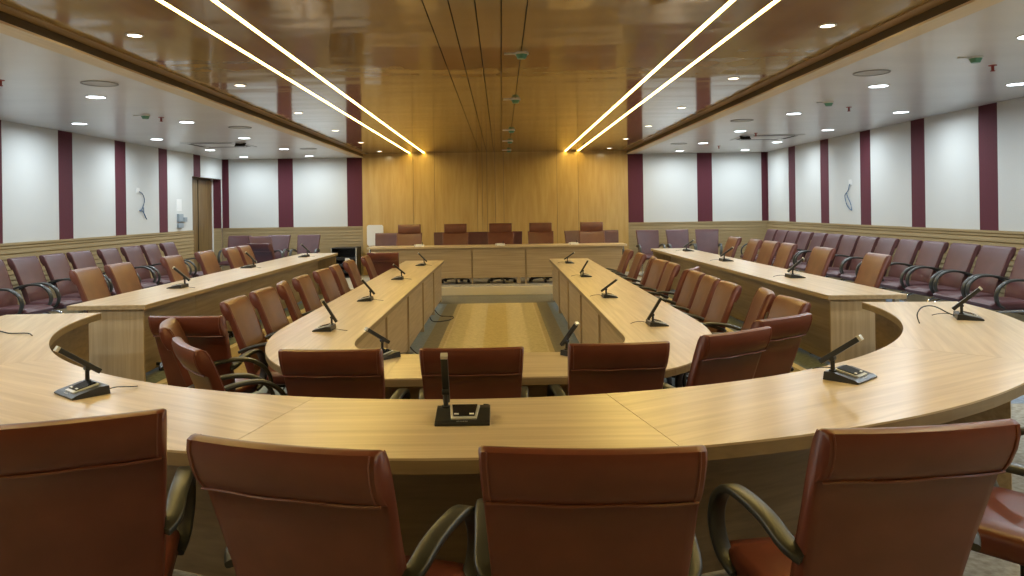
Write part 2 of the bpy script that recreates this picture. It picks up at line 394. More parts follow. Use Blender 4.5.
# wooden ceiling boards between the light slots and the narrow centre grooves
SL = [(-2.01, -1.97), (-1.675, -1.635), (1.635, 1.675), (1.93, 1.97)]
GR = [-0.355, -0.19, -0.02, 0.15, 0.32]
xs = [-XB]; cuts = sorted([(a, b, 's') for a, b in SL] + [(g - 0.004, g + 0.004, 'g') for g in GR])
ce = empty('ceiling'); ce['kind'] = 'structure'
cur = -XB
for a, b, t in cuts + [(XB, XB, 'e')]:
    mb = MB(); mb.box(cur, a, Y0, Y1, ZW, ZW + 0.06); mb.build('ceiling_board', M['ceil_wood'], ce); cur = b
mb = MB(); mb.box(-XB, XB, Y0, Y1, ZW + 0.061, ZW + 0.1); mb.build('ceiling_backing', M['dark'], ce)
NM = ['outer left', 'inner left', 'inner right', 'outer right']
for (a, b), nm in zip(SL, NM):
    mb = MB()
    k = 10; L_ = (Y1 - 0.06 - Y0) / k
    for i in range(k): mb.box(a + 0.001, b - 0.001, Y0 + i*L_, Y0 + (i+1)*L_, ZW + 0.004, ZW + 0.02)
    o = mb.build('light_strip', M['strip'])
    tag(o, f'long glowing warm light line in the wooden ceiling, {nm} of the four', 'light strip', 'four light lines in the wooden ceiling')

def downlight(kind, x, y, label, group):
    r = 0.092 if kind == 'c' else 0.05
    z = ZS if kind == 'c' else ZW
    key = 'dl' + kind
    if key not in CACHE:
        t = empty('downlight')
        mb = MB(); n_ = 28
        ro, ri = r + 0.014, r
        ring = lambda rr, zz: [(rr*math.cos(2*math.pi*i/n_), rr*math.sin(2*math.pi*i/n_), zz) for i in range(n_)]
        mb.rings([ring(ro, 0.0), ring(ro, -0.006), ring(ri, -0.008), ring(ri, 0.0)], cap=False)
        mb.build('rim', M['whitep'], t, smooth=40)
        mb = MB(); mb.cyl((0, 0), ri, -0.005, -0.001, n_); mb.build('lens', M['lens_' + kind], t)
        ld = bpy.data.lights.new('lamp', 'AREA'); ld.shape = 'DISK'; ld.size = 2*ri*0.9
        ld.energy = COOL_W if kind == 'c' else WARM_W; ld.color = COOL_C if kind == 'c' else WARM_C; ld.spread = R(172)
        lo = bpy.data.objects.new('lamp', ld); COL.objects.link(lo); lo.parent = t; lo.location = (0, 0, -0.009)
        CACHE[key] = t; o = t
    else: o = copy_tree(CACHE[key])
    o.location = (x, y, z)
    tag(o, label, 'ceiling light', group)
CACHE = {}
ORD = ['first', 'second', 'third', 'fourth', 'fifth', 'sixth', 'seventh', 'eighth', 'ninth', 'tenth', 'eleventh', 'twelfth', 'thirteenth']
for s in (-1, 1):
    sd = 'left' if s < 0 else 'right'
    for row, xx in (('inner', 4.16), ('outer', 5.63)):
        vis = 0
        for k, y in enumerate([-1.25, 1.05, 3.35, 5.65, 7.95, 10.25, 12.55, 14.85, 16.8]):
            if k == 0: continue
            g = 'cool downlights overhead, above the frame'
            if k >= 3: lab = f'cool white downlight, {row} row of the {sd} grey ceiling, {ORD[9-k-1]} from the far wall'; g = f'cool downlights in the {sd} grey ceiling'
            if k < 3: lab = f'cool white downlight, {row} {sd} row, {["","level with the viewer","nearest ahead, above the frame"][k]}'
            downlight('c', s*xx, y, lab, g)
    for k, y in enumerate([-1.2, 1.05, 3.3, 5.57, 7.82, 10.07, 12.32, 14.57, 16.8]):
        if k == 0: continue
        if k < 3: lab = f'small warm downlight by the {sd} edge of the wooden ceiling, {["behind the viewer","overhead of the viewer","nearest ahead, above the frame"][k]}'
        else: lab = f'small warm downlight, {sd} edge of the wooden ceiling, {ORD[9-k-1]} from the far wall'
        downlight('w', s*2.58, y, lab, f'warm downlights in the wooden ceiling, {sd}')

# ceiling devices
def detector(x, y, z, label):
    if 'det' not in CACHE:
        t = empty('smoke_detector')
        mb = MB(); mb.cyl((0, 0), 0.06, -0.015, 0, 20); mb.build('base', M['whitep'], t)
        mb = MB(); mb.cyl((0, 0), 0.035, -0.05, -0.015, 20, 0.052); mb.build('sensor', M['green'], t, smooth=40)
        mb = MB(); mb.box(-0.15, -0.055, -0.012, 0.012, -0.012, 0); mb.build('bracket', M['whitep'], t)
        CACHE['det'] = t; o = t
    else: o = copy_tree(CACHE['det'])
    o.location = (x, y, z); tag(o, label, 'smoke detector', 'smoke detectors on the ceilings')
for k, y in enumerate([6.41, 9.1, 12.66, 14.7, 16.96]):
    detector(0.325, y, ZW, f'round green smoke detector on the wooden ceiling, {["nearest the camera", "second from the camera", "third from the camera, midway", "second from the far wall", "closest to the far wall"][k]}')
detector(-4.36, 9.48, ZS, 'round green smoke detector on the left grey ceiling')
detector(4.24, 6.45, ZS, 'round green smoke detector on the right grey ceiling, nearer one')
detector(4.16, 9.16, ZS, 'round green smoke detector on the right grey ceiling, farther one')
def sprinkler(x, y, label):
    if 'spr' not in CACHE:
        t = empty('sprinkler')
        mb = MB(); mb.cyl((0, 0), 0.035, -0.006, 0, 16); mb.build('plate', M['red'], t)
        mb = MB(); mb.cyl((0, 0), 0.012, -0.05, -0.006, 12); mb.cyl((0, 0), 0.02, -0.056, -0.05, 12); mb.build('head', M['red'], t)
        CACHE['spr'] = t; o = t
    else: o = copy_tree(CACHE['spr'])
    o.location = (x, y, ZS); tag(o, label, 'sprinkler', 'red sprinklers on the grey ceilings')
for x, y, l in ((-4.47, 6.9, 'small red sprinkler head on the left grey ceiling, at the left frame edge'), (-4.27, 9.72, 'small red sprinkler head just beyond the smoke detector on the left grey ceiling'),
                (4.65, 6.85, 'small red sprinkler head beside the nearer smoke detector, right grey ceiling'),
                (4.64, 9.66, 'small red sprinkler head beside the farther smoke detector, right grey ceiling'),
                (4.56, 12.95, 'small red sprinkler head beside the right ceiling air conditioner'), (4.69, 15.6, 'small red sprinkler head near the back wall, right grey ceiling')):
    sprinkler(x, y, l)
def ceil_speaker(x, y, label):
    if 'spk' not in CACHE:
        mb = MB(); n_ = 32
        ring = lambda rr, zz: [(rr*math.cos(2*math.pi*i/n_), rr*math.sin(2*math.pi*i/n_), zz) for i in range(n_)]
        t = empty('ceiling_speaker')
        mb.rings([ring(0.165, 0), ring(0.165, -0.006), ring(0.15, -0.008), ring(0.148, -0.002)], cap=False); mb.build('rim', M['speaker'], t)
        mb = MB(); mb.cyl((0, 0), 0.149, -0.003, -0.0005, n_); mb.build('grille', M['acgrey'], t)
        CACHE['spk'] = t; o = t
    else: o = copy_tree(CACHE['spk'])
    o.location = (x, y, ZS); tag(o, label, 'ceiling speaker', 'round speakers flush in the grey ceilings')
for s, sd in ((-1, 'left'), (1, 'right')):
    for y, w_ in ((7.15, 'nearest the camera'), (11.0, 'the middle one'), (14.9, 'nearest the back wall')):
        ceil_speaker(s*3.69, y, f'round grey speaker flush in the {sd} grey ceiling, {w_}')
    t = empty('air_conditioner', (s*5.02, 13.75, ZS))
    mb = MB(); mb.box(-0.52, 0.52, -0.5, 0.5, -0.010, -0.001); mb.build('fascia', M['acwhite'], t, bevel=0.003)
    mb = MB(); mb.box(-0.25, 0.25, -0.25, 0.25, -0.014, -0.010)
    mb.build('grille', M['whitep'], t)
    for (a, b, c, d) in ((-0.36, 0.36, -0.44, -0.37), (-0.36, 0.36, 0.37, 0.44), (-0.46, -0.39, -0.33, 0.33), (0.39, 0.46, -0.33, 0.33)):
        mb = MB(); mb.box(a, b, c, d, -0.012, -0.009); mb.build('air_slot', M['dark'], t)
    mb = MB(); mm = Matrix.Translation((-s*0.48, -0.3, -0.03)) @ Matrix.Rotation(R(35), 4, 'X'); mb.box(-0.09, 0.09, -0.06, 0.06, -0.004, 0.004, mm); mb.build('flap', M['dark'], t)
    tag(t, f'square ceiling air conditioner panel in the {sd} grey ceiling near the back', 'air conditioner')

# ------------------------------------------------------------------ tables
def arc_pts(r, a0, a1, n_): return [(r*math.cos(a0 + (a1-a0)*i/n_), r*math.sin(a0 + (a1-a0)*i/n_)) for i in range(n_+1)]
desk = empty('curved_desk', (ARC_C[0], ARC_C[1], 0))
tag(desk, 'large horseshoe oak desk curving across the foreground, carrying four black microphones', 'desk')
SEGS = [(-87, -48.5), (-48.5, -12.0), (-12.0, 11.3), (11.3, 48.5), (48.5, 87)]
for a, b in SEGS:
    mid = (a + b) / 2; da = (b - a) / 2
    rot = (0, 0, R(mid))
    # local frame: tabletop centred on -y
    a0, a1 = R(-90 - da) + 0.0004, R(-90 + da) - 0.0004
    nn = max(6, int(da*1.2))
    mb = MB(); mb.prism(arc_pts(R_OUT, a0, a1, nn) + arc_pts(R_IN, a1, a0, nn), 0.742, 0.75)
    mb.build('desk_top', M['oak_x'], desk, rot=rot)
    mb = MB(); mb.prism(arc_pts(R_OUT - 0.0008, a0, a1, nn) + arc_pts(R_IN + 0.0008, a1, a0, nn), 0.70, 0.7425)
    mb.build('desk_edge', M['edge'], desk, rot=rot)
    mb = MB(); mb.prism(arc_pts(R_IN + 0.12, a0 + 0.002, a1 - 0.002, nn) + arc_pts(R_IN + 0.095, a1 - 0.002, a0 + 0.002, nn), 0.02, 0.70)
    mb.build('modesty_panel', M['pan_shade'], desk, rot=rot)
for a in (-86.0, -48.5, 48.5, 86.0):
    mb = MB(); mb.box(-0.012, 0.012, -R_OUT + 0.16, -R_IN - 0.12, 0.0, 0.70); mb.build('support_panel', M['pan_x'], desk, rot=(0, 0, R(a)))

def outer_table(s):
    sd = 'left' if s < 0 else 'right'
    yA, yB = 6.25, 13.65
    t = empty('side_table', (s*3.2, (yA + yB)/2, 0))
    tag(t, f'long straight oak table along the {sd} side of the room', 'table')
    hl = (yB - yA)/2
    cut = lambda a, b: sorted((s*(a - 3.2), s*(b - 3.2)))
    x0, x1 = cut(2.855, 3.51)
    mb = MB(); mb.box(x0, x1, -hl, hl, 0.742, 0.75); mb.build('table_top', M['oak_y'], t)
    mb = MB(); mb.box(x0 + .0008, x1 - .0008, -hl + .0008, hl - .0008, 0.712, 0.7425); mb.build('table_edge', M['pan_y'], t)
    x0, x1 = cut(2.885, 3.35)
    for yy in (-hl + 0.03, hl - 0.055):
        mb = MB(); mb.box(x0, x1, yy, yy + 0.025, 0, 0.705); mb.build('end_panel', M['pan_z'], t, bevel=0.001)
    x0, x1 = cut(3.20, 3.225); k = 4; L_ = (2*hl - 0.12)/k
    for i in range(k):
        mb = MB(); mb.box(x0, x1, -hl + 0.06 + i*L_ + .003, -hl + 0.06 + (i+1)*L_ - .003, 0.03, 0.705); mb.build('modesty_panel', M['pan_y'], t)
    for yy in (-hl + 0.06, 0, hl - 0.06):
        mb = MB(); xc = s*(3.45 - 3.2); mb.box(xc - 0.02, xc + 0.02, yy - 0.02, yy + 0.02, 0, 0.705); mb.build('leg', M['silver'], t)
for s in (-1, 1): outer_table(s)

def round_corner(cx, cy, r, a0, a1, n_=10): return [(cx + r*math.cos(R(a0 + (a1-a0)*i/n_)), cy + r*math.sin(R(a0 + (a1-a0)*i/n_))) for i in range(n_+1)]
ut = empty('inner_table', (CIN, 4.05, LOW))
tag(ut, 'U-shaped oak table with rounded corners in the sunken middle of the room', 'table')
YF, YE, XI, XO = 0.0, 9.45, 0.95, 1.64    # local: front edge, far ends, inner and outer x
yi = 0.68; ri, rj = 0.34, 0.62
def arm(s):
    # rounded L piece: straight arm + its outer corner
    ex_, ey_ = 0.99, 1.95
    out = [(s*(XO - ex_ + ex_*math.cos(R(-a))), ey_ + ey_*math.sin(R(-a))) for a in range(0, 91, 5)]
    inn = [(s*(XI - ri + ri*math.cos(R(a))), yi + rj + rj*math.sin(R(a))) for a in range(-90, 1, 9)]
    return [(s*XI, YE), (s*XO, YE)] + out + [(s*(XI - ri - 0.06), 0.0), (s*(XI - ri - 0.06), yi)] + inn
for s in (-1, 1):
    mb = MB(); mb.prism(arm(s), 0.742, 0.75); mb.build('table_top', M['oak_y'], ut)
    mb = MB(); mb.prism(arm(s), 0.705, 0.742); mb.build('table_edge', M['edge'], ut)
xm = XI - ri - 0.061
mb = MB(); mb.box(-xm, xm, 0, yi, 0.742, 0.75); mb.build('table_top', M['oak_x'], ut)
mb = MB(); mb.box(-xm, xm, 0, yi, 0.705, 0.742); mb.build('table_edge', M['edge'], ut)
for s in (-1, 1):
    k = 5; ya = yi + rj; L_ = (YE - 0.05 - ya)/k
    for i in range(k):
        xs_ = sorted((s*(XI + 0.05), s*(XI + 0.075)))
        mb = MB(); mb.box(xs_[0], xs_[1], ya + i*L_ + .004, ya + (i+1)*L_ - .004, 0.06, 0.705); mb.build('modesty_panel', M['pan_y'], ut)
        if i:
            xs_ = sorted((s*(XI + 0.03), s*(XI + 0.35)))
            mb = MB(); mb.box(xs_[0], xs_[1], ya + i*L_ - 0.012, ya + i*L_ + 0.012, 0.0, 0.7); mb.build('support_panel', M['pan_z'], ut)
    ell = lambda d, A: [(s*(XI - ri + (ri + d)*math.cos(R(a))), yi + rj + (rj + d)*math.sin(R(a))) for a in A]
    cp = ell(0.075, range(-90, 1, 9)); cq = ell(0.05, range(0, -91, -9))
    mb = MB(); mb.prism(cp + cq, 0.06, 0.705); mb.build('modesty_panel', M['pan_z'], ut)
    xs_ = sorted((s*(XI + 0.05), s*(XO - 0.08)))
    mb = MB(); mb.box(xs_[0], xs_[1], YE - 0.05, YE - 0.025, 0.0, 0.705); mb.build('end_panel', M['pan_z'], ut)
mb = MB(); mb.box(-xm - .06, xm + .06, yi - 0.075, yi - 0.05, 0.06, 0.705); mb.build('modesty_panel', M['pan_x'], ut)
for s in (-1, 1):
    mb = MB(); mb.box(s*0.9 - 0.1, s*0.9 + 0.1, 0.56, 0.585, 0.0, 0.7); mb.build('support_panel', M['pan_z'], ut)

# dais desk
DX0, DX1, DY = -2.55, 2.69, 15.0
dd = empty('dais_desk', (CIN, DY, 0)); tag(dd, 'long oak head desk on the raised dais below the tall wooden wall', 'desk')
hw = (DX1 - DX0)/2
top = [(-hw, 0.04), (-hw + 0.04, 0.0), (hw - 0.04, 0.0), (hw, 0.04), (hw, 0.65), (-hw, 0.65)]
mb = MB(); mb.prism(top, 0.735, 0.77); mb.build('desk_top', M['oak_x'], dd)
mb = MB(); mb.box(-hw + 0.08, hw - 0.08, 0.05, 0.20, 0.67, 0.735); mb.build('desk_apron', M['pan_x'], dd)
for a, b in ((-hw + 0.1, -0.52), (-0.49, 0.56), (0.59, hw - 0.1)):
    mb = MB(); mb.box(a, b, 0.06, 0.085, 0.13, 0.69); mb.build('front_panel', M['pan_x'], dd, bevel=0.002)
for x in (-hw + 0.11, -0.505, 0.575, 0.45, hw - 0.11):
    mb = MB(); mb.box(x - (0.014 if x != 0.45 else 0.06), x + 0.014, 0.09, 0.25, 0, 0.67); mb.build('support_panel', M['pan_z'], dd)

# ------------------------------------------------------------------ chairs
def backrest_mb(wt, wb_, z0, z1, lean, roll=True, rollh=0.135):
    """padded back with a rolled-over top; returns mesh builder and seam, edge lines"""
    H = z1 - z0; y_ = lambda t: -0.215 - lean*t + 0.012*math.sin(math.pi*min(1, max(0, t)))
    zr = rollh/H
    P = []                                     # (t, offset from centre line): front face upward, over the top, down the back
    for t, o_ in ((0, .018), (.03, .026), (.15, .036), (.3, .034), (.5, .024), (.7, .026), (.85, .028), (.94, .026), (.985, .018), (1.0, .004)): P.append((t, o_))
    if roll: B_ = [(1.0, -.010), (.99, -.027), (1 - zr*.22, -.041), (1 - zr*.5, -.049), (1 - zr*.78, -.048), (1 - zr*.95, -.041), (1 - zr, -.034), (1 - zr - .008, -.025)]
    else: B_ = [(1.0, -.006), (.985, -.022), (.95, -.028)]
    P += B_ + [(.6, -.028), (.4, -.028), (.2, -.028), (.04, -.026), (0, -.018)]
    us = [-1, -.975, -.9, -.75, -.5, -.25, 0, .25, .5, .75, .9, .975, 1]
    def pt(u, t, o_):
        w_ = wb_ + (wt - wb_)*min(1, max(0, t))**0.8; e = abs(u)
        k = 0.78 if e == 1 else 1.0
        if e == 1: t = 0.5 + (t - 0.5)*0.985
        return (u*w_/2, y_(t) + o_*k + 0.022*u*u*(0.4 + 0.6*t), z0 + H*t)
    mb = MB(); mb.rings([[pt(u, t, o_) for t, o_ in P] for u in us])
    def seam(): return [Vector(pt(u, 1 - zr, -.040)) + Vector((0, 0, 0.002*math.sin(u*7))) for u in (-.97, -.8, -.6, -.4, -.2, 0, .2, .4, .6, .8, .97)]
    def edges(sg):
        u = sg*.975
        front = [pt(u, t, o_ + .001) for t, o_ in ((.05, .027), (.2, .035), (.4, .03), (.6, .025), (.8, .027), (.94, .026), (.985, .018))]
        back = [pt(sg*.93, t, o_ - .001) for t, o_ in ([(.99, -.027)] + B_[2:6] if roll else [(.985, -.022), (.95, -.028)])]
        low = [pt(u, t, -.029) for t in ((1 - zr - .01) if roll else .95, .6, .4, .2, .05)]
        return [front, back] if roll else [front]
    return mb, seam, edges
def seat_mb(w=0.47, d=0.47, zt=0.475, th=0.10):
    us = [-1, -.97, -.88, -.6, -.2, .2, .6, .88, .97, 1]; rg = []
    for u in us:
        e = abs(u); q = 0.0 if e == 1 else (0.55 if e > .95 else (0.9 if e > .85 else 1.0))
        zc = zt - th/2; h = th/2*(0.35 + 0.65*q); ring = []
        y0, y1 = -0.24, -0.24 + d
        top = [(y0, 0.6), (y0 + .03, 0.95), (y0 + .15, .9), (y0 + .3, .95), (y1 - .10, 1.0), (y1 - .03, 0.72), (y1, 0.1)]
        bot = [(y1 - .01, -0.6), (y1 - .06, -1.0), (y0 + .1, -1.0), (y0, -0.7)]
        for y, k in top + bot: ring.append((u*w/2*(0.93 + 0.07*min(1, (y - y0)/(.2))), y, zc + k*h))
        rg.append(ring)
    return MB().rings(rg)
def arm_mb(s, x=0.255, w=0.027, t=0.013, zt=0.695):
    pts = [(s*0.225, -0.29, zt - 0.06), (s*(x-.006), -0.25, zt - 0.042), (s*x, -0.15, zt - 0.012), (s*(x+.008), -0.03, zt), (s*(x+.008), 0.07, zt - 0.016),
           (s*(x+.004), 0.155, zt - 0.08), (s*x, 0.185, zt - 0.17), (s*(x-.012), 0.155, zt - 0.255), (s*(x-.03), 0.10, zt - 0.29)]
    return MB().tube(smooth_path(pts, 5), t, 12, w, (1, 0, 0))
def make_chair(name, kind):
    """kind: swivel (brown), tan (lit tone on front and top), visitor (maroon, chrome cantilever), exec (tall)"""
    t = empty(name)
    back = {'swivel': M['leather'], 'tan': M['leather'], 'visitor': M['leather_mar'], 'exec': M['leather_exec']}[kind]
    front = {'swivel': M['leather'], 'tan': M['leather_lit'], 'visitor': M['leather_mar'], 'exec': M['leather_exec']}[kind]
    pipe = M['pipe_m'] if kind == 'visitor' else M['pipe']
    ex = kind == 'exec'
    if ex: mb, seam, edges = backrest_mb(0.55, 0.50, 0.42, 1.03, 0.22, False)
    else: mb, seam, edges = backrest_mb(0.46 if kind == 'tan' else 0.50, 0.43, 0.42, 1.0, 0.22, True)
    b = mb.build('backrest', back, t, smooth=50)
    if front is not back:      # light on the front and top faces is coloured in as a lighter tone
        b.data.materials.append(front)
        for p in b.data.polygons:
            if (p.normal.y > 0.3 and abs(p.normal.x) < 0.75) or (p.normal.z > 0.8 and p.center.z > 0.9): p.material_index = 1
    p = MB()
    if not ex: p.tube(seam(), 0.0045, 6)
    if ex: p.tube(edges(-1)[0] + edges(1)[0][::-1], 0.0028, 5)
    else:
        for s in (-1, 1):
            for e in edges(s): p.tube(e, 0.0026, 5)
    p.build('piping', pipe, b, smooth=60)
    if ex:
        h = MB(); rg = []
        for u in (-1, -.96, -.8, 0, .8, .96, 1):
            q = 0.6 if abs(u) == 1 else 1.0
            rg.append([(u*0.24, -0.43 + math.cos(a)*0.052*q, 1.105 + math.copysign(abs(math.sin(a))**.6, math.sin(a))*0.105*(0.93 + .07*q)) for a in [2*math.pi*k/14 for k in range(14)]])
        h.rings(rg); h.build('headrest', back, t, smooth=50)
    st = seat_mb().build('seat', back, t, smooth=50)
    for s in (-1, 1):
        arm_mb(s).build('armrest', M['plastic'], t, smooth=60)
    if kind == 'visitor':
        mb = MB()
        for s in (-1, 1):
            x = s*0.235
            pts = [(x, -0.2, 0.37), (x, 0.0, 0.37), (x, 0.16, 0.36), (x, 0.215, 0.30), (x, 0.22, 0.1), (x, 0.20, 0.03), (x, 0.12, 0.014), (x, -0.28, 0.014)]
            mb.tube(smooth_path(pts, 4), 0.0125, 8)
        mb.tube([(-0.235, -0.28, 0.014), (0.235, -0.28, 0.014)], 0.0125, 8)
        mb.build('frame', M['chrome'], t, smooth=60)
    else:
        mb = MB(); mb.box(-0.1, 0.1, -0.14, 0.12, 0.335, 0.378); mb.tube([(0.1, 0.0, 0.35), (0.24, 0.02, 0.35)], 0.006, 6); mb.build('tilt_mechanism', M['black'], t, bevel=0.008)
        mb = MB(); mb.cyl((0, 0), 0.03, 0.11, 0.24, 16); mb.cyl((0, 0), 0.014, 0.24, 0.34, 12); mb.build('gas_column', M['black'], t, smooth=50)
        mb = MB(); mb.cyl((0, 0), 0.045, 0.07, 0.12, 16)
        for k in range(5):
            a = R(90 + 72*k + 10); d = Vector((math.cos(a), math.sin(a), 0)); q = Vector((-d.y, d.x, 0))
            r0 = [q*0.026 + d*0.03 + Vector((0,0,.07)), -q*0.026 + d*0.03 + Vector((0,0,.07)), -q*0.026 + d*0.03 + Vector((0,0,.115)), q*0.026 + d*0.03 + Vector((0,0,.115))]
            r1 = [q*0.016 + d*0.30 + Vector((0,0,.055)), -q*0.016 + d*0.30 + Vector((0,0,.055)), -q*0.016 + d*0.30 + Vector((0,0,.075)), q*0.016 + d*0.30 + Vector((0,0,.075))]
            mb.rings([r0, r1])
        bs = mb.build('star_base', M['black'], t)
        for k in range(5):
            a = R(90 + 72*k + 10); mm = Matrix.Translation((0.285*math.cos(a), 0.285*math.sin(a), 0.027)) @ Matrix.Rotation(a + 0.6*k, 4, 'Z') @ Matrix.Rotation(R(90), 4, 'Y')
            c = MB(); c.cyl((0, 0), 0.026, -0.024, -0.006, 14, mtx=mm); c.cyl((0, 0), 0.026, 0.006, 0.024, 14, mtx=mm)
            c.cyl((0, 0), 0.008, -0.01, 0.01, 8, mtx=mm); c.box(0.285*math.cos(a) - 0.006, 0.285*math.cos(a) + 0.006, 0.285*math.sin(a) - 0.006, 0.285*math.sin(a) + 0.006, 0.03, 0.06)
            c.build('caster', M['black'], bs, smooth=50)
    return t
PROTO = {}
CATN = {'swivel': 'swivel_chair', 'tan': 'swivel_chair', 'visitor': 'visitor_chair', 'exec': 'executive_chair'}
def chair(kind, x, y, rz, z, label, group, back_top=True):
    """x, y: where the middle of the top of the backrest stands (in plan)"""
    if kind not in PROTO: PROTO[kind] = make_chair(CATN[kind], kind); o = PROTO[kind]
    else: o = copy_tree(PROTO[kind])
    a = R(rz); off = 0.435
    o.location = (x - math.sin(a)*off, y + math.cos(a)*off, z); o.rotation_euler = (0, 0, a)
    tag(o, label, 'chair', group)
    return o
def swap_front(o): return o

# front row, backs to the camera
G = 'brown swivel chairs in the foreground'
chair('swivel', -0.985, 1.86, 19, 0, 'brown leather swivel chair in the foreground, cut off by the left frame edge', G)
chair('swivel', -0.382, 1.69, -17, 0, 'brown leather swivel chair in the foreground, left of the middle one', G)
chair('swivel', 0.322, 1.63, -2, 0, 'brown leather swivel chair in the foreground directly behind the upright microphone', G)
chair('swivel', 1.12, 1.76, 7, 0, 'brown leather swivel chair in the foreground right, its left armrest and red seat showing', G)
chair('swivel', 2.14, 2.16, 40, 0, 'brown swivel chair at the lower right frame edge, only seat and armrest showing', G)
for o in [o for o in COL.objects if o.parent is None and o.get('group') == G and abs(o.location.x) < 1.15 and o.location.x > -0.6]: o.scale = (1, 1, 0.985)
# at the front of the inner table
G = 'brown chairs at the front bend of the inner table'
C = [(278, 382, 350, 'left'), (418, 522, 352, 'middle'), (571, 669, 345, 'right')]
def wpt(px, py, Z):
    a = R(.8); dx = px - 501; dy = 209 - py; X = dx*math.cos(a) + dy*math.sin(a); U = -dx*math.sin(a) + dy*math.cos(a)
    y = F*(Z - CAMZ)/U; return X/F*y + CAMX, y
T1 = 1.0 + LOW
chair('swivel', -0.70, 3.57, -3, LOW, 'maroon brown chair facing away at the front of the inner table, left of three', G)
chair('swivel', -0.02, 3.56, 1, LOW, 'maroon brown chair facing away behind the upright microphone, middle of three', G)
chair('swivel', 0.70, 3.64, 4, LOW, 'maroon brown chair facing away at the front of the inner table, right of three', G)
chair('swivel', -1.49, 3.80, -54, LOW, 'brown chair turned right at the left bend, nearest the curved desk', G)
chair('tan', -1.92, 4.54, -71, LOW, 'brown chair seen side-on at the left bend, between two others', G)
chair('swivel', -1.91, 4.80, -6, LOW, 'maroon brown chair facing away at the left bend, the largest back there', G)
chair('swivel', 1.38, 3.94, 31, LOW, 'maroon brown chair facing left-away at the right bend, nearest the inner table', G)
chair('swivel', 1.81, 4.42, 34, LOW, 'maroon brown chair facing left-away at the right bend, behind its twin', G)
chair('tan', 2.20, 5.28, 92, LOW, 'tan brown chair facing left beside the right side table, nearer of the pair', G)
chair('tan', 2.20, 5.80, 79, LOW, 'tan brown chair facing left beside the right side table, farther of the pair', G)
G = 'brown chairs along the left arm of the inner table'
for k, (x, y, r_) in enumerate([(-1.95, 5.75, -90), (-1.95, 6.42, -92), (-1.95, 7.0, -78), (-1.95, 7.66, -90), (-1.94, 8.5, -94), (-1.94, 9.15, -86), (-1.94, 10.0, -90), (-1.88, 10.9, -88)]):
    chair('tan', x, y, r_, LOW, f'tan chair along the left arm of the inner table, {ORD[k]} from the camera', G)
chair('swivel', -1.74, 11.75, -2, LOW, 'red brown chair facing away at the far end of the left table arm', G)
G = 'brown chairs along the right arm of the inner table'
for k, (x, y, r_, kd) in enumerate([(2.10, 6.40, 90, 'tan'), (2.11, 6.98, 88, 'tan'), (2.12, 7.54, 90, 'tan'), (2.19, 8.02, 62, 'swivel'), (2.15, 8.70, 88, 'tan'), (2.14, 9.28, 97, 'tan'), (2.14, 9.82, 80, 'tan'), (2.14, 10.65, 90, 'tan'), (2.13, 11.6, 90, 'tan')]):
    if k == 3: lb_ = 'brown chair turned away with its back showing between tan chairs, right table arm'
    else: lb_ = f'tan chair along the right arm of the inner table, {ORD[k]} from the camera'
    chair(kd, x, y, r_, LOW, lb_, G)
# outer tables
G = 'tan chairs behind the left side table'
for k, (y, r_) in enumerate([(7.13, -88), (7.76, -90), (9.0, -90), (10.0, -92), (10.95, -90), (11.52, -90)]):
    chair('tan', -3.87, y, r_, 0, f'tan leather chair behind the left side table, {ORD[k]} from the camera', G)
chair('visitor', -3.86, 12.25, -25, 0, 'dark maroon chair turned away behind the far end of the left side table', 'maroon chairs in the back left corner')
G = 'tan chairs behind the right side table'
for k, y in enumerate([7.6, 8.87, 9.95, 10.6, 11.25, 12.25]):
    chair('tan', 3.98, y, 90 + (2 if k % 2 else -2), 0, f'tan leather chair behind the right side table, {ORD[k]} from the camera', G)
G = 'maroon visitor chairs along the left wall'
for k, y in enumerate([8.56, 9.22, 9.83, 10.45, 11.2, 11.9, 12.52, 13.2]):
    chair('visitor', -5.80, y, -90 + (k*37 % 5 - 2), 0, f'maroon visitor chair with black arms along the left wall, {ORD[k]} from the camera', G)
G = 'maroon visitor chairs along the right wall'
for k, y in enumerate([8.02, 8.65, 9.26, 9.9, 10.49, 11.08, 11.67, 12.26, 12.85, 13.44, 14.03, 14.62, 15.21, 15.82]):
    o_ = f'{ORD[k]} from the camera' if k < 7 else f'{ORD[13-k]} from the back wall'
    chair('visitor', 5.90, y, 90 + (k*29 % 5 - 2), 0, f'maroon chair along the right wall, {o_}', G)
G = 'maroon chairs in the back left corner'
for x, y, r_, l in ((-5.66, 16.6, 180, 'maroon chair against the back wall in the left corner, farthest left'), (-5.05, 16.0, -140, 'maroon chair turned aside in the back left corner, second from left'),
                    (-4.83, 16.75, 178, 'maroon chair against the back wall left, right of the turned one'), (-4.13, 16.6, 180, 'maroon chair against the back wall standing alone beside the equipment rack')):
    chair('visitor', x, y, r_, 0, l, G)
G = 'maroon chairs against the back wall right'
for x, y, r_, l in ((3.36, 16.6, 180, 'maroon chair against the back wall, next to the wooden wall on the right'), (4.02, 16.6, 180, 'maroon chair against the back wall right, middle of three'),
                    (4.66, 16.5, 168, 'maroon chair against the back wall right, farthest right, slightly turned')):
    chair('visitor', x, y, r_, 0, l, G)
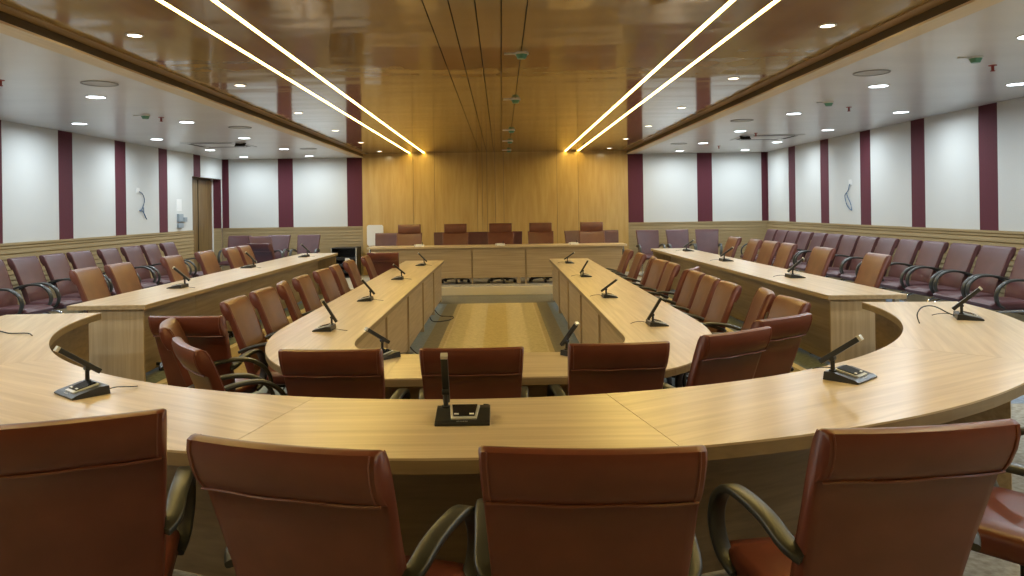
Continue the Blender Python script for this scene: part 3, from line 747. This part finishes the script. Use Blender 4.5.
# dais
G = 'high-backed executive chairs on the dais'
for px, l in ((409, 'leftmost of five'), (455, 'second from left'), (500, 'in the middle and tallest'), (540, 'second from right'), (591, 'rightmost of five')):
    yy = 15.95 if px != 500 else 15.85
    chair('exec', (px - 501 + 0.2)/F*yy + CAMX, yy, 180, 0, f'dark brown high-backed executive chair behind the dais desk, {l}', G)
G = 'low maroon chairs behind the executive chairs'
for px, l in ((386, 'far left beside the white board'), (444.5, 'behind the second executive chair'), (478, 'just left of the middle executive chair'), (511, 'just right of the middle executive chair'), (575, 'left of the rightmost executive chair'), (607, 'far right')):
    chair('visitor', (px - 501)/F*16.95 + CAMX, 16.98, 180, 0, f'low maroon chair on the dais, {l}', G)

# ------------------------------------------------------------------ microphones
def make_mic(white=False):
    t = empty('desk_microphone')
    mb = MB()   # wedge body: low at the user side (-y), higher at the back
    pr = [(-0.075, 0.0), (-0.078, 0.008), (-0.06, 0.016), (0.03, 0.036), (0.07, 0.036), (0.075, 0.0)]
    mb.rings([[(x*0.97 if abs(x) == 0.1 else x, y, z) for y, z in pr] for x in (-0.1, -0.096, 0.096, 0.1)])
    mb.build('base', M['whitep'] if white else M['mic'], t, bevel=0.003)
    tilt = Matrix.Translation((0.005, -0.005, 0.028)) @ Matrix.Rotation(R(13), 4, 'X')
    mb = MB(); mb.prism([(-0.045, -0.05), (0.045, -0.05), (0.055, 0.05), (-0.055, 0.05)], -0.006, 0.006); mb.v = [tuple(tilt @ Vector(p)) for p in mb.v]
    fr = mb.build('display_frame', M['silver'], t, bevel=0.002)
    mb = MB(); mb.prism([(-0.038, -0.036), (0.038, -0.036), (0.046, 0.045), (-0.046, 0.045)], 0.006, 0.0095); mb.v = [tuple(tilt @ Vector(p)) for p in mb.v]
    mb.build('display', M['screen'], fr)
    for sx in (-0.027, 0.027):
        mb = MB(); mb.box(sx - 0.008, sx + 0.008, -0.032, -0.024, 0.0095, 0.012, tilt); mb.build('button', M['whitep'], fr)
    mb = MB()
    rnd = random.Random(4); x = -0.02
    for k in range(7):       # unreadable small maker's lettering on the sloped front
        for q in range(2): mb.box(x + q*0.0024, x + q*0.0024 + 0.0011, -0.066, -0.061, 0.0135, 0.0150)
        mb.box(x, x + 0.0035, -0.066 + rnd.choice((0, .002, .004)), -0.065 + rnd.choice((0, .002, .004)), 0.0135, 0.0150)
        x += 0.0058
    if not white: mb.build('lettering', M['whitep'], t)
    mb = MB(); mb.cyl((-0.065, 0.045), 0.016, 0.036, 0.042, 16); mb.cyl((-0.065, 0.045), 0.009, 0.042, 0.088, 12); mb.build('stem', M['mic'], t, smooth=50)
    if not white:
        pv = empty_mesh_bar(); pv.parent = t; pv.location = (-0.065, 0.045, 0.092)
    mb = MB(); mb.tube(smooth_path([(0.06, 0.073, 0.012), (0.075, 0.11, 0.018), (0.09, 0.16, 0.012), (0.07, 0.20, 0.004)], 5), 0.0025, 6); mb.build('cable', M['cable'], t, smooth=60)
    return t
def empty_mesh_bar():
    """the bar microphone; its pivot is the origin, +y' end hangs over, -y end points at the user"""
    mb = MB(); mb.cyl((0, 0), 0.012, -0.014, 0.014, 14, mtx=Matrix.Rotation(R(90), 4, 'Y'))
    mb.box(-0.0125, 0.0125, -0.150, 0.055, 0.002, 0.024)
    o = mb.build('microphone_bar', M['mic'], None, bevel=0.002)
    mb = MB(); mb.box(-0.0128, 0.0128, -0.162, -0.149, 0.0015, 0.0245); mb.build('tip', M['silver'], o, bevel=0.001)
    return o
MICP = {}
def mic(x, y, z, user_deg, tilt, label, group, white=False, s=1.0):
    """user_deg: heading (0 = user on the -y side), tilt: lift of the bar above level"""
    key = white
    if key not in MICP: MICP[key] = make_mic(white); o = MICP[key]
    else: o = copy_tree(MICP[key])
    o.location = (x, y, z); o.rotation_euler = (0, 0, R(user_deg)); o.scale = (s, s, s)
    for c in o.children:
        if c.name.startswith('microphone_bar'): c.rotation_euler = (R(-tilt), 0, 0)
    tag(o, label, 'microphone', group)
    return o
G = 'black desk microphones on the curved desk'
mic(-1.66, 3.18, 0.75, -40, 36, 'black desk microphone on the curved desk, left foreground', G)
mic(-0.017, 2.70, 0.75, 0, 62, 'black desk microphone with upright bar at the middle of the curved desk', G)
mic(1.64, 3.26, 0.75, 42, 36, 'black desk microphone on the curved desk, right foreground', G)
mic(3.18, 4.90, 0.75, 66, 42, 'black desk microphone at the far right of the curved desk', G)
mb = MB(); mb.tube(smooth_path([(2.76, 4.72, 0.753), (2.78, 4.78, 0.80), (2.86, 4.86, 0.835), (2.97, 4.92, 0.83), (3.08, 4.95, 0.78), (3.12, 4.95, 0.765)], 5), 0.004, 6)
o = mb.build('cable', M['cable'], smooth=60); tag(o, 'thin black cable looping beside the far right microphone', 'cable')
mb = MB(); mb.tube(smooth_path([(-3.35, 4.75, 0.753), (-3.2, 4.9, 0.757), (-3.05, 4.82, 0.754), (-2.9, 4.77, 0.76), (-2.84, 4.72, 0.753)], 5), 0.004, 6)
o = mb.build('cable', M['cable'], smooth=60); tag(o, 'thin black cable lying on the left end of the curved desk', 'cable')
ZI = 0.6
G = 'black desk microphones on the inner table'
for x, y, dg, tl, l in ((-1.24, 5.75, -90, 58, 'left arm of the inner table, nearest the camera'), (-1.26, 7.6, -88, 50, 'left arm of the inner table, second from the camera'),
                        (-1.25, 9.9, -90, 40, 'left arm of the inner table, third from the camera'), (-1.2, 12.3, -95, 45, 'left arm of the inner table, at its far end'),
                        (1.32, 5.77, 90, 58, 'right arm of the inner table, nearest the camera'), (1.22, 7.6, 90, 36, 'right arm of the inner table, second from the camera'),
                        (1.24, 9.9, 90, 58, 'right arm of the inner table, third from the camera'), (1.25, 12.35, 90, 34, 'right arm of the inner table, at its far end'),
                        (-0.62, 4.66, -45, 32, 'left bend of the inner table'), (0.60, 4.64, 40, 48, 'right bend of the inner table')):
    mic(x, y, ZI, dg, tl, 'black desk microphone on the ' + l, G, s=0.95)
G = 'black desk microphones on the side tables'
for x, y, dg, tl, l in ((-3.19, 7.66, -88, 40, 'left side table, nearest the camera'), (-3.36, 10.3, -92, 44, 'left side table, middle one'), (-3.2, 12.6, -90, 44, 'left side table, farthest'),
                        (3.2, 7.84, 88, 40, 'right side table, nearest the camera'), (3.22, 10.3, 90, 34, 'right side table, middle one'), (3.3, 12.7, 90, 34, 'right side table, farthest')):
    mic(x, y, 0.75, dg, tl, 'black desk microphone on the ' + l, G)
G = 'pale conference units on the dais desk'
for x, l in ((-1.55, 'left part of the dais desk'), (0.1, 'middle of the dais desk'), (1.60, 'right part of the dais desk')):
    mic(x, 15.3, 0.77, 180, 60, 'pale low conference unit on the ' + l, G, white=True)

# ------------------------------------------------------------------ small things
t = empty('equipment_rack', (-3.44, 17.2, 0)); tag(t, 'black open equipment rack with pale frame by the back wall left of the dais', 'equipment rack')
mb = MB(); mb.box(-0.28, 0.28, 0.28, 0.3, 0, 0.68); mb.box(-0.28, 0.28, -0.28, 0.3, 0.66, 0.68); mb.box(-0.28, 0.28, -0.28, 0.3, 0, 0.03)
mb.box(-0.28, -0.265, -0.28, 0.3, 0.03, 0.66); mb.box(0.265, 0.28, -0.28, 0.3, 0.03, 0.66); mb.build('cabinet', M['black'], t)
mb = MB(); mb.box(-0.29, -0.27, -0.30, -0.28, 0, 0.68); mb.box(0.27, 0.29, -0.30, -0.28, 0, 0.68); mb.build('frame', M['silver'], t)
for z in (0.1, 0.24, 0.4):
    mb = MB(); mb.box(-0.24, 0.24, -0.2, 0.2, z, z + 0.07); mb.build('amplifier', M['mic'], t, bevel=0.003)
mb = MB(); mb.box(0.02, 0.12, -0.27, -0.2, 0.38, 0.45); mb.box(0.1, 0.15, -0.27, -0.2, 0.18, 0.25); mb.build('adapter', M['whitep'], t, bevel=0.01)
t = empty('white_board', (-2.80, 17.36, 0)); tag(t, 'white rounded board leaning against the left end of the wooden wall', 'board')
pts = round_corner(0.14, 1.13, 0.05, 0, 90, 5) + round_corner(-0.14, 1.13, 0.05, 90, 180, 5) + round_corner(-0.14, 0.75, 0.05, 180, 270, 5) + round_corner(0.14, 0.75, 0.05, 270, 360, 5)
mb = MB(); vs = [(x, 0.0, z) for x, z in pts] + [(x, 0.02, z) for x, z in pts]; n_ = len(pts)
mb.add(vs, [tuple(range(n_)), tuple(range(n_, 2*n_))[::-1]] + [(i, (i+1) % n_, n_+(i+1) % n_, n_+i) for i in range(n_)]); mb.build('board_panel', M['whitep'], t)
mb = MB(); mb.box(-0.15, -0.12, 0.02, 0.04, 0, 1.1); mb.box(0.12, 0.15, 0.02, 0.04, 0, 1.1); mb.build('leg', M['silver'], t)

# left wall: socket plates with hanging cables, notice and switch box
def socket(name, x, y, z, nx, label, loop):
    t = empty(name, (x, y, z)); tag(t, label, 'wall socket')
    mb = MB(); xs = sorted((0, nx*0.012)); mb.box(xs[0], xs[1], -0.06, 0.06, -0.05, 0.05); mb.build('plate', M['whitep'], t, bevel=0.003)
    mb = MB(); mb.tube(smooth_path([(nx*0.02, yy, zz) for yy, zz in loop], 5), 0.007, 6); mb.build('cable', M['cable_b'], t, smooth=60)
socket('cable_outlet', -HX + 0.022, 13.4, 1.93, 1, 'white socket plate with a blue cable hanging down, left wall', [(0.03, -0.02), (0.15, -0.06), (0.22, -0.18), (0.12, -0.33), (0.03, -0.36), (0.16, -0.38), (0.30, -0.52), (0.2, -0.42), (0.18, -0.3)])
socket('cable_outlet', HX - 0.022, 13.35, 1.90, -1, 'white socket plate with a looped blue cable hanging down, right wall', [(0.0, -0.03), (0.06, -0.14), (0.12, -0.18), (0.19, -0.24), (0.12, -0.40), (-0.06, -0.50), (-0.02, -0.38), (0.10, -0.24), (0.12, -0.18)])
t = empty('switch_box', (-HX + 0.022, 15.2, 1.36)); tag(t, 'grey switch boxes mounted on the left wall beside the door', 'switch box')
mb = MB(); mb.box(0, 0.05, -0.19, 0.02, -0.02, 0.14); mb.build('upper_box', M['greyp'], t, bevel=0.006)
mb = MB(); mb.box(0, 0.05, -0.19, 0.02, -0.14, -0.04); mb.build('lower_box', M['greyp'], t, bevel=0.006)
mb = MB(); mb.box(0, 0.06, 0.03, 0.18, -0.02, 0.07); mb.build('side_box', M['greyp'], t, bevel=0.006)
mb = MB(); mb.box(-HX + 0.022, -HX + 0.026, 15.02, 15.24, 1.56, 1.80); o = mb.build('paper_notice', M['whitep']); tag(o, 'white paper notice on the left wall above the grey switch boxes', 'notice')
# loose wires on the sunken floor at the foot of the inner table
for k, (s, y, l) in enumerate(((-1, 8.1, 'loose black cable on the sunken floor by the left table arm, nearer one'), (-1, 11.2, 'loose black cable on the sunken floor by the left table arm, farther one'))):
    x = CIN + s*(XI + 0.02)
    mb = MB(); mb.tube(smooth_path([(x, y - 0.3, LOW + 0.10), (x + 0.05, y - 0.2, LOW + 0.02), (x + 0.25, y, LOW + 0.007), (x + 0.3, y + 0.35, LOW + 0.007), (x + 0.1, y + 0.45, LOW + 0.01), (x + 0.02, y + 0.3, LOW + 0.12)], 6), 0.007, 6)
    o = mb.build('cable', M['cable'], smooth=60); tag(o, l, 'cable')
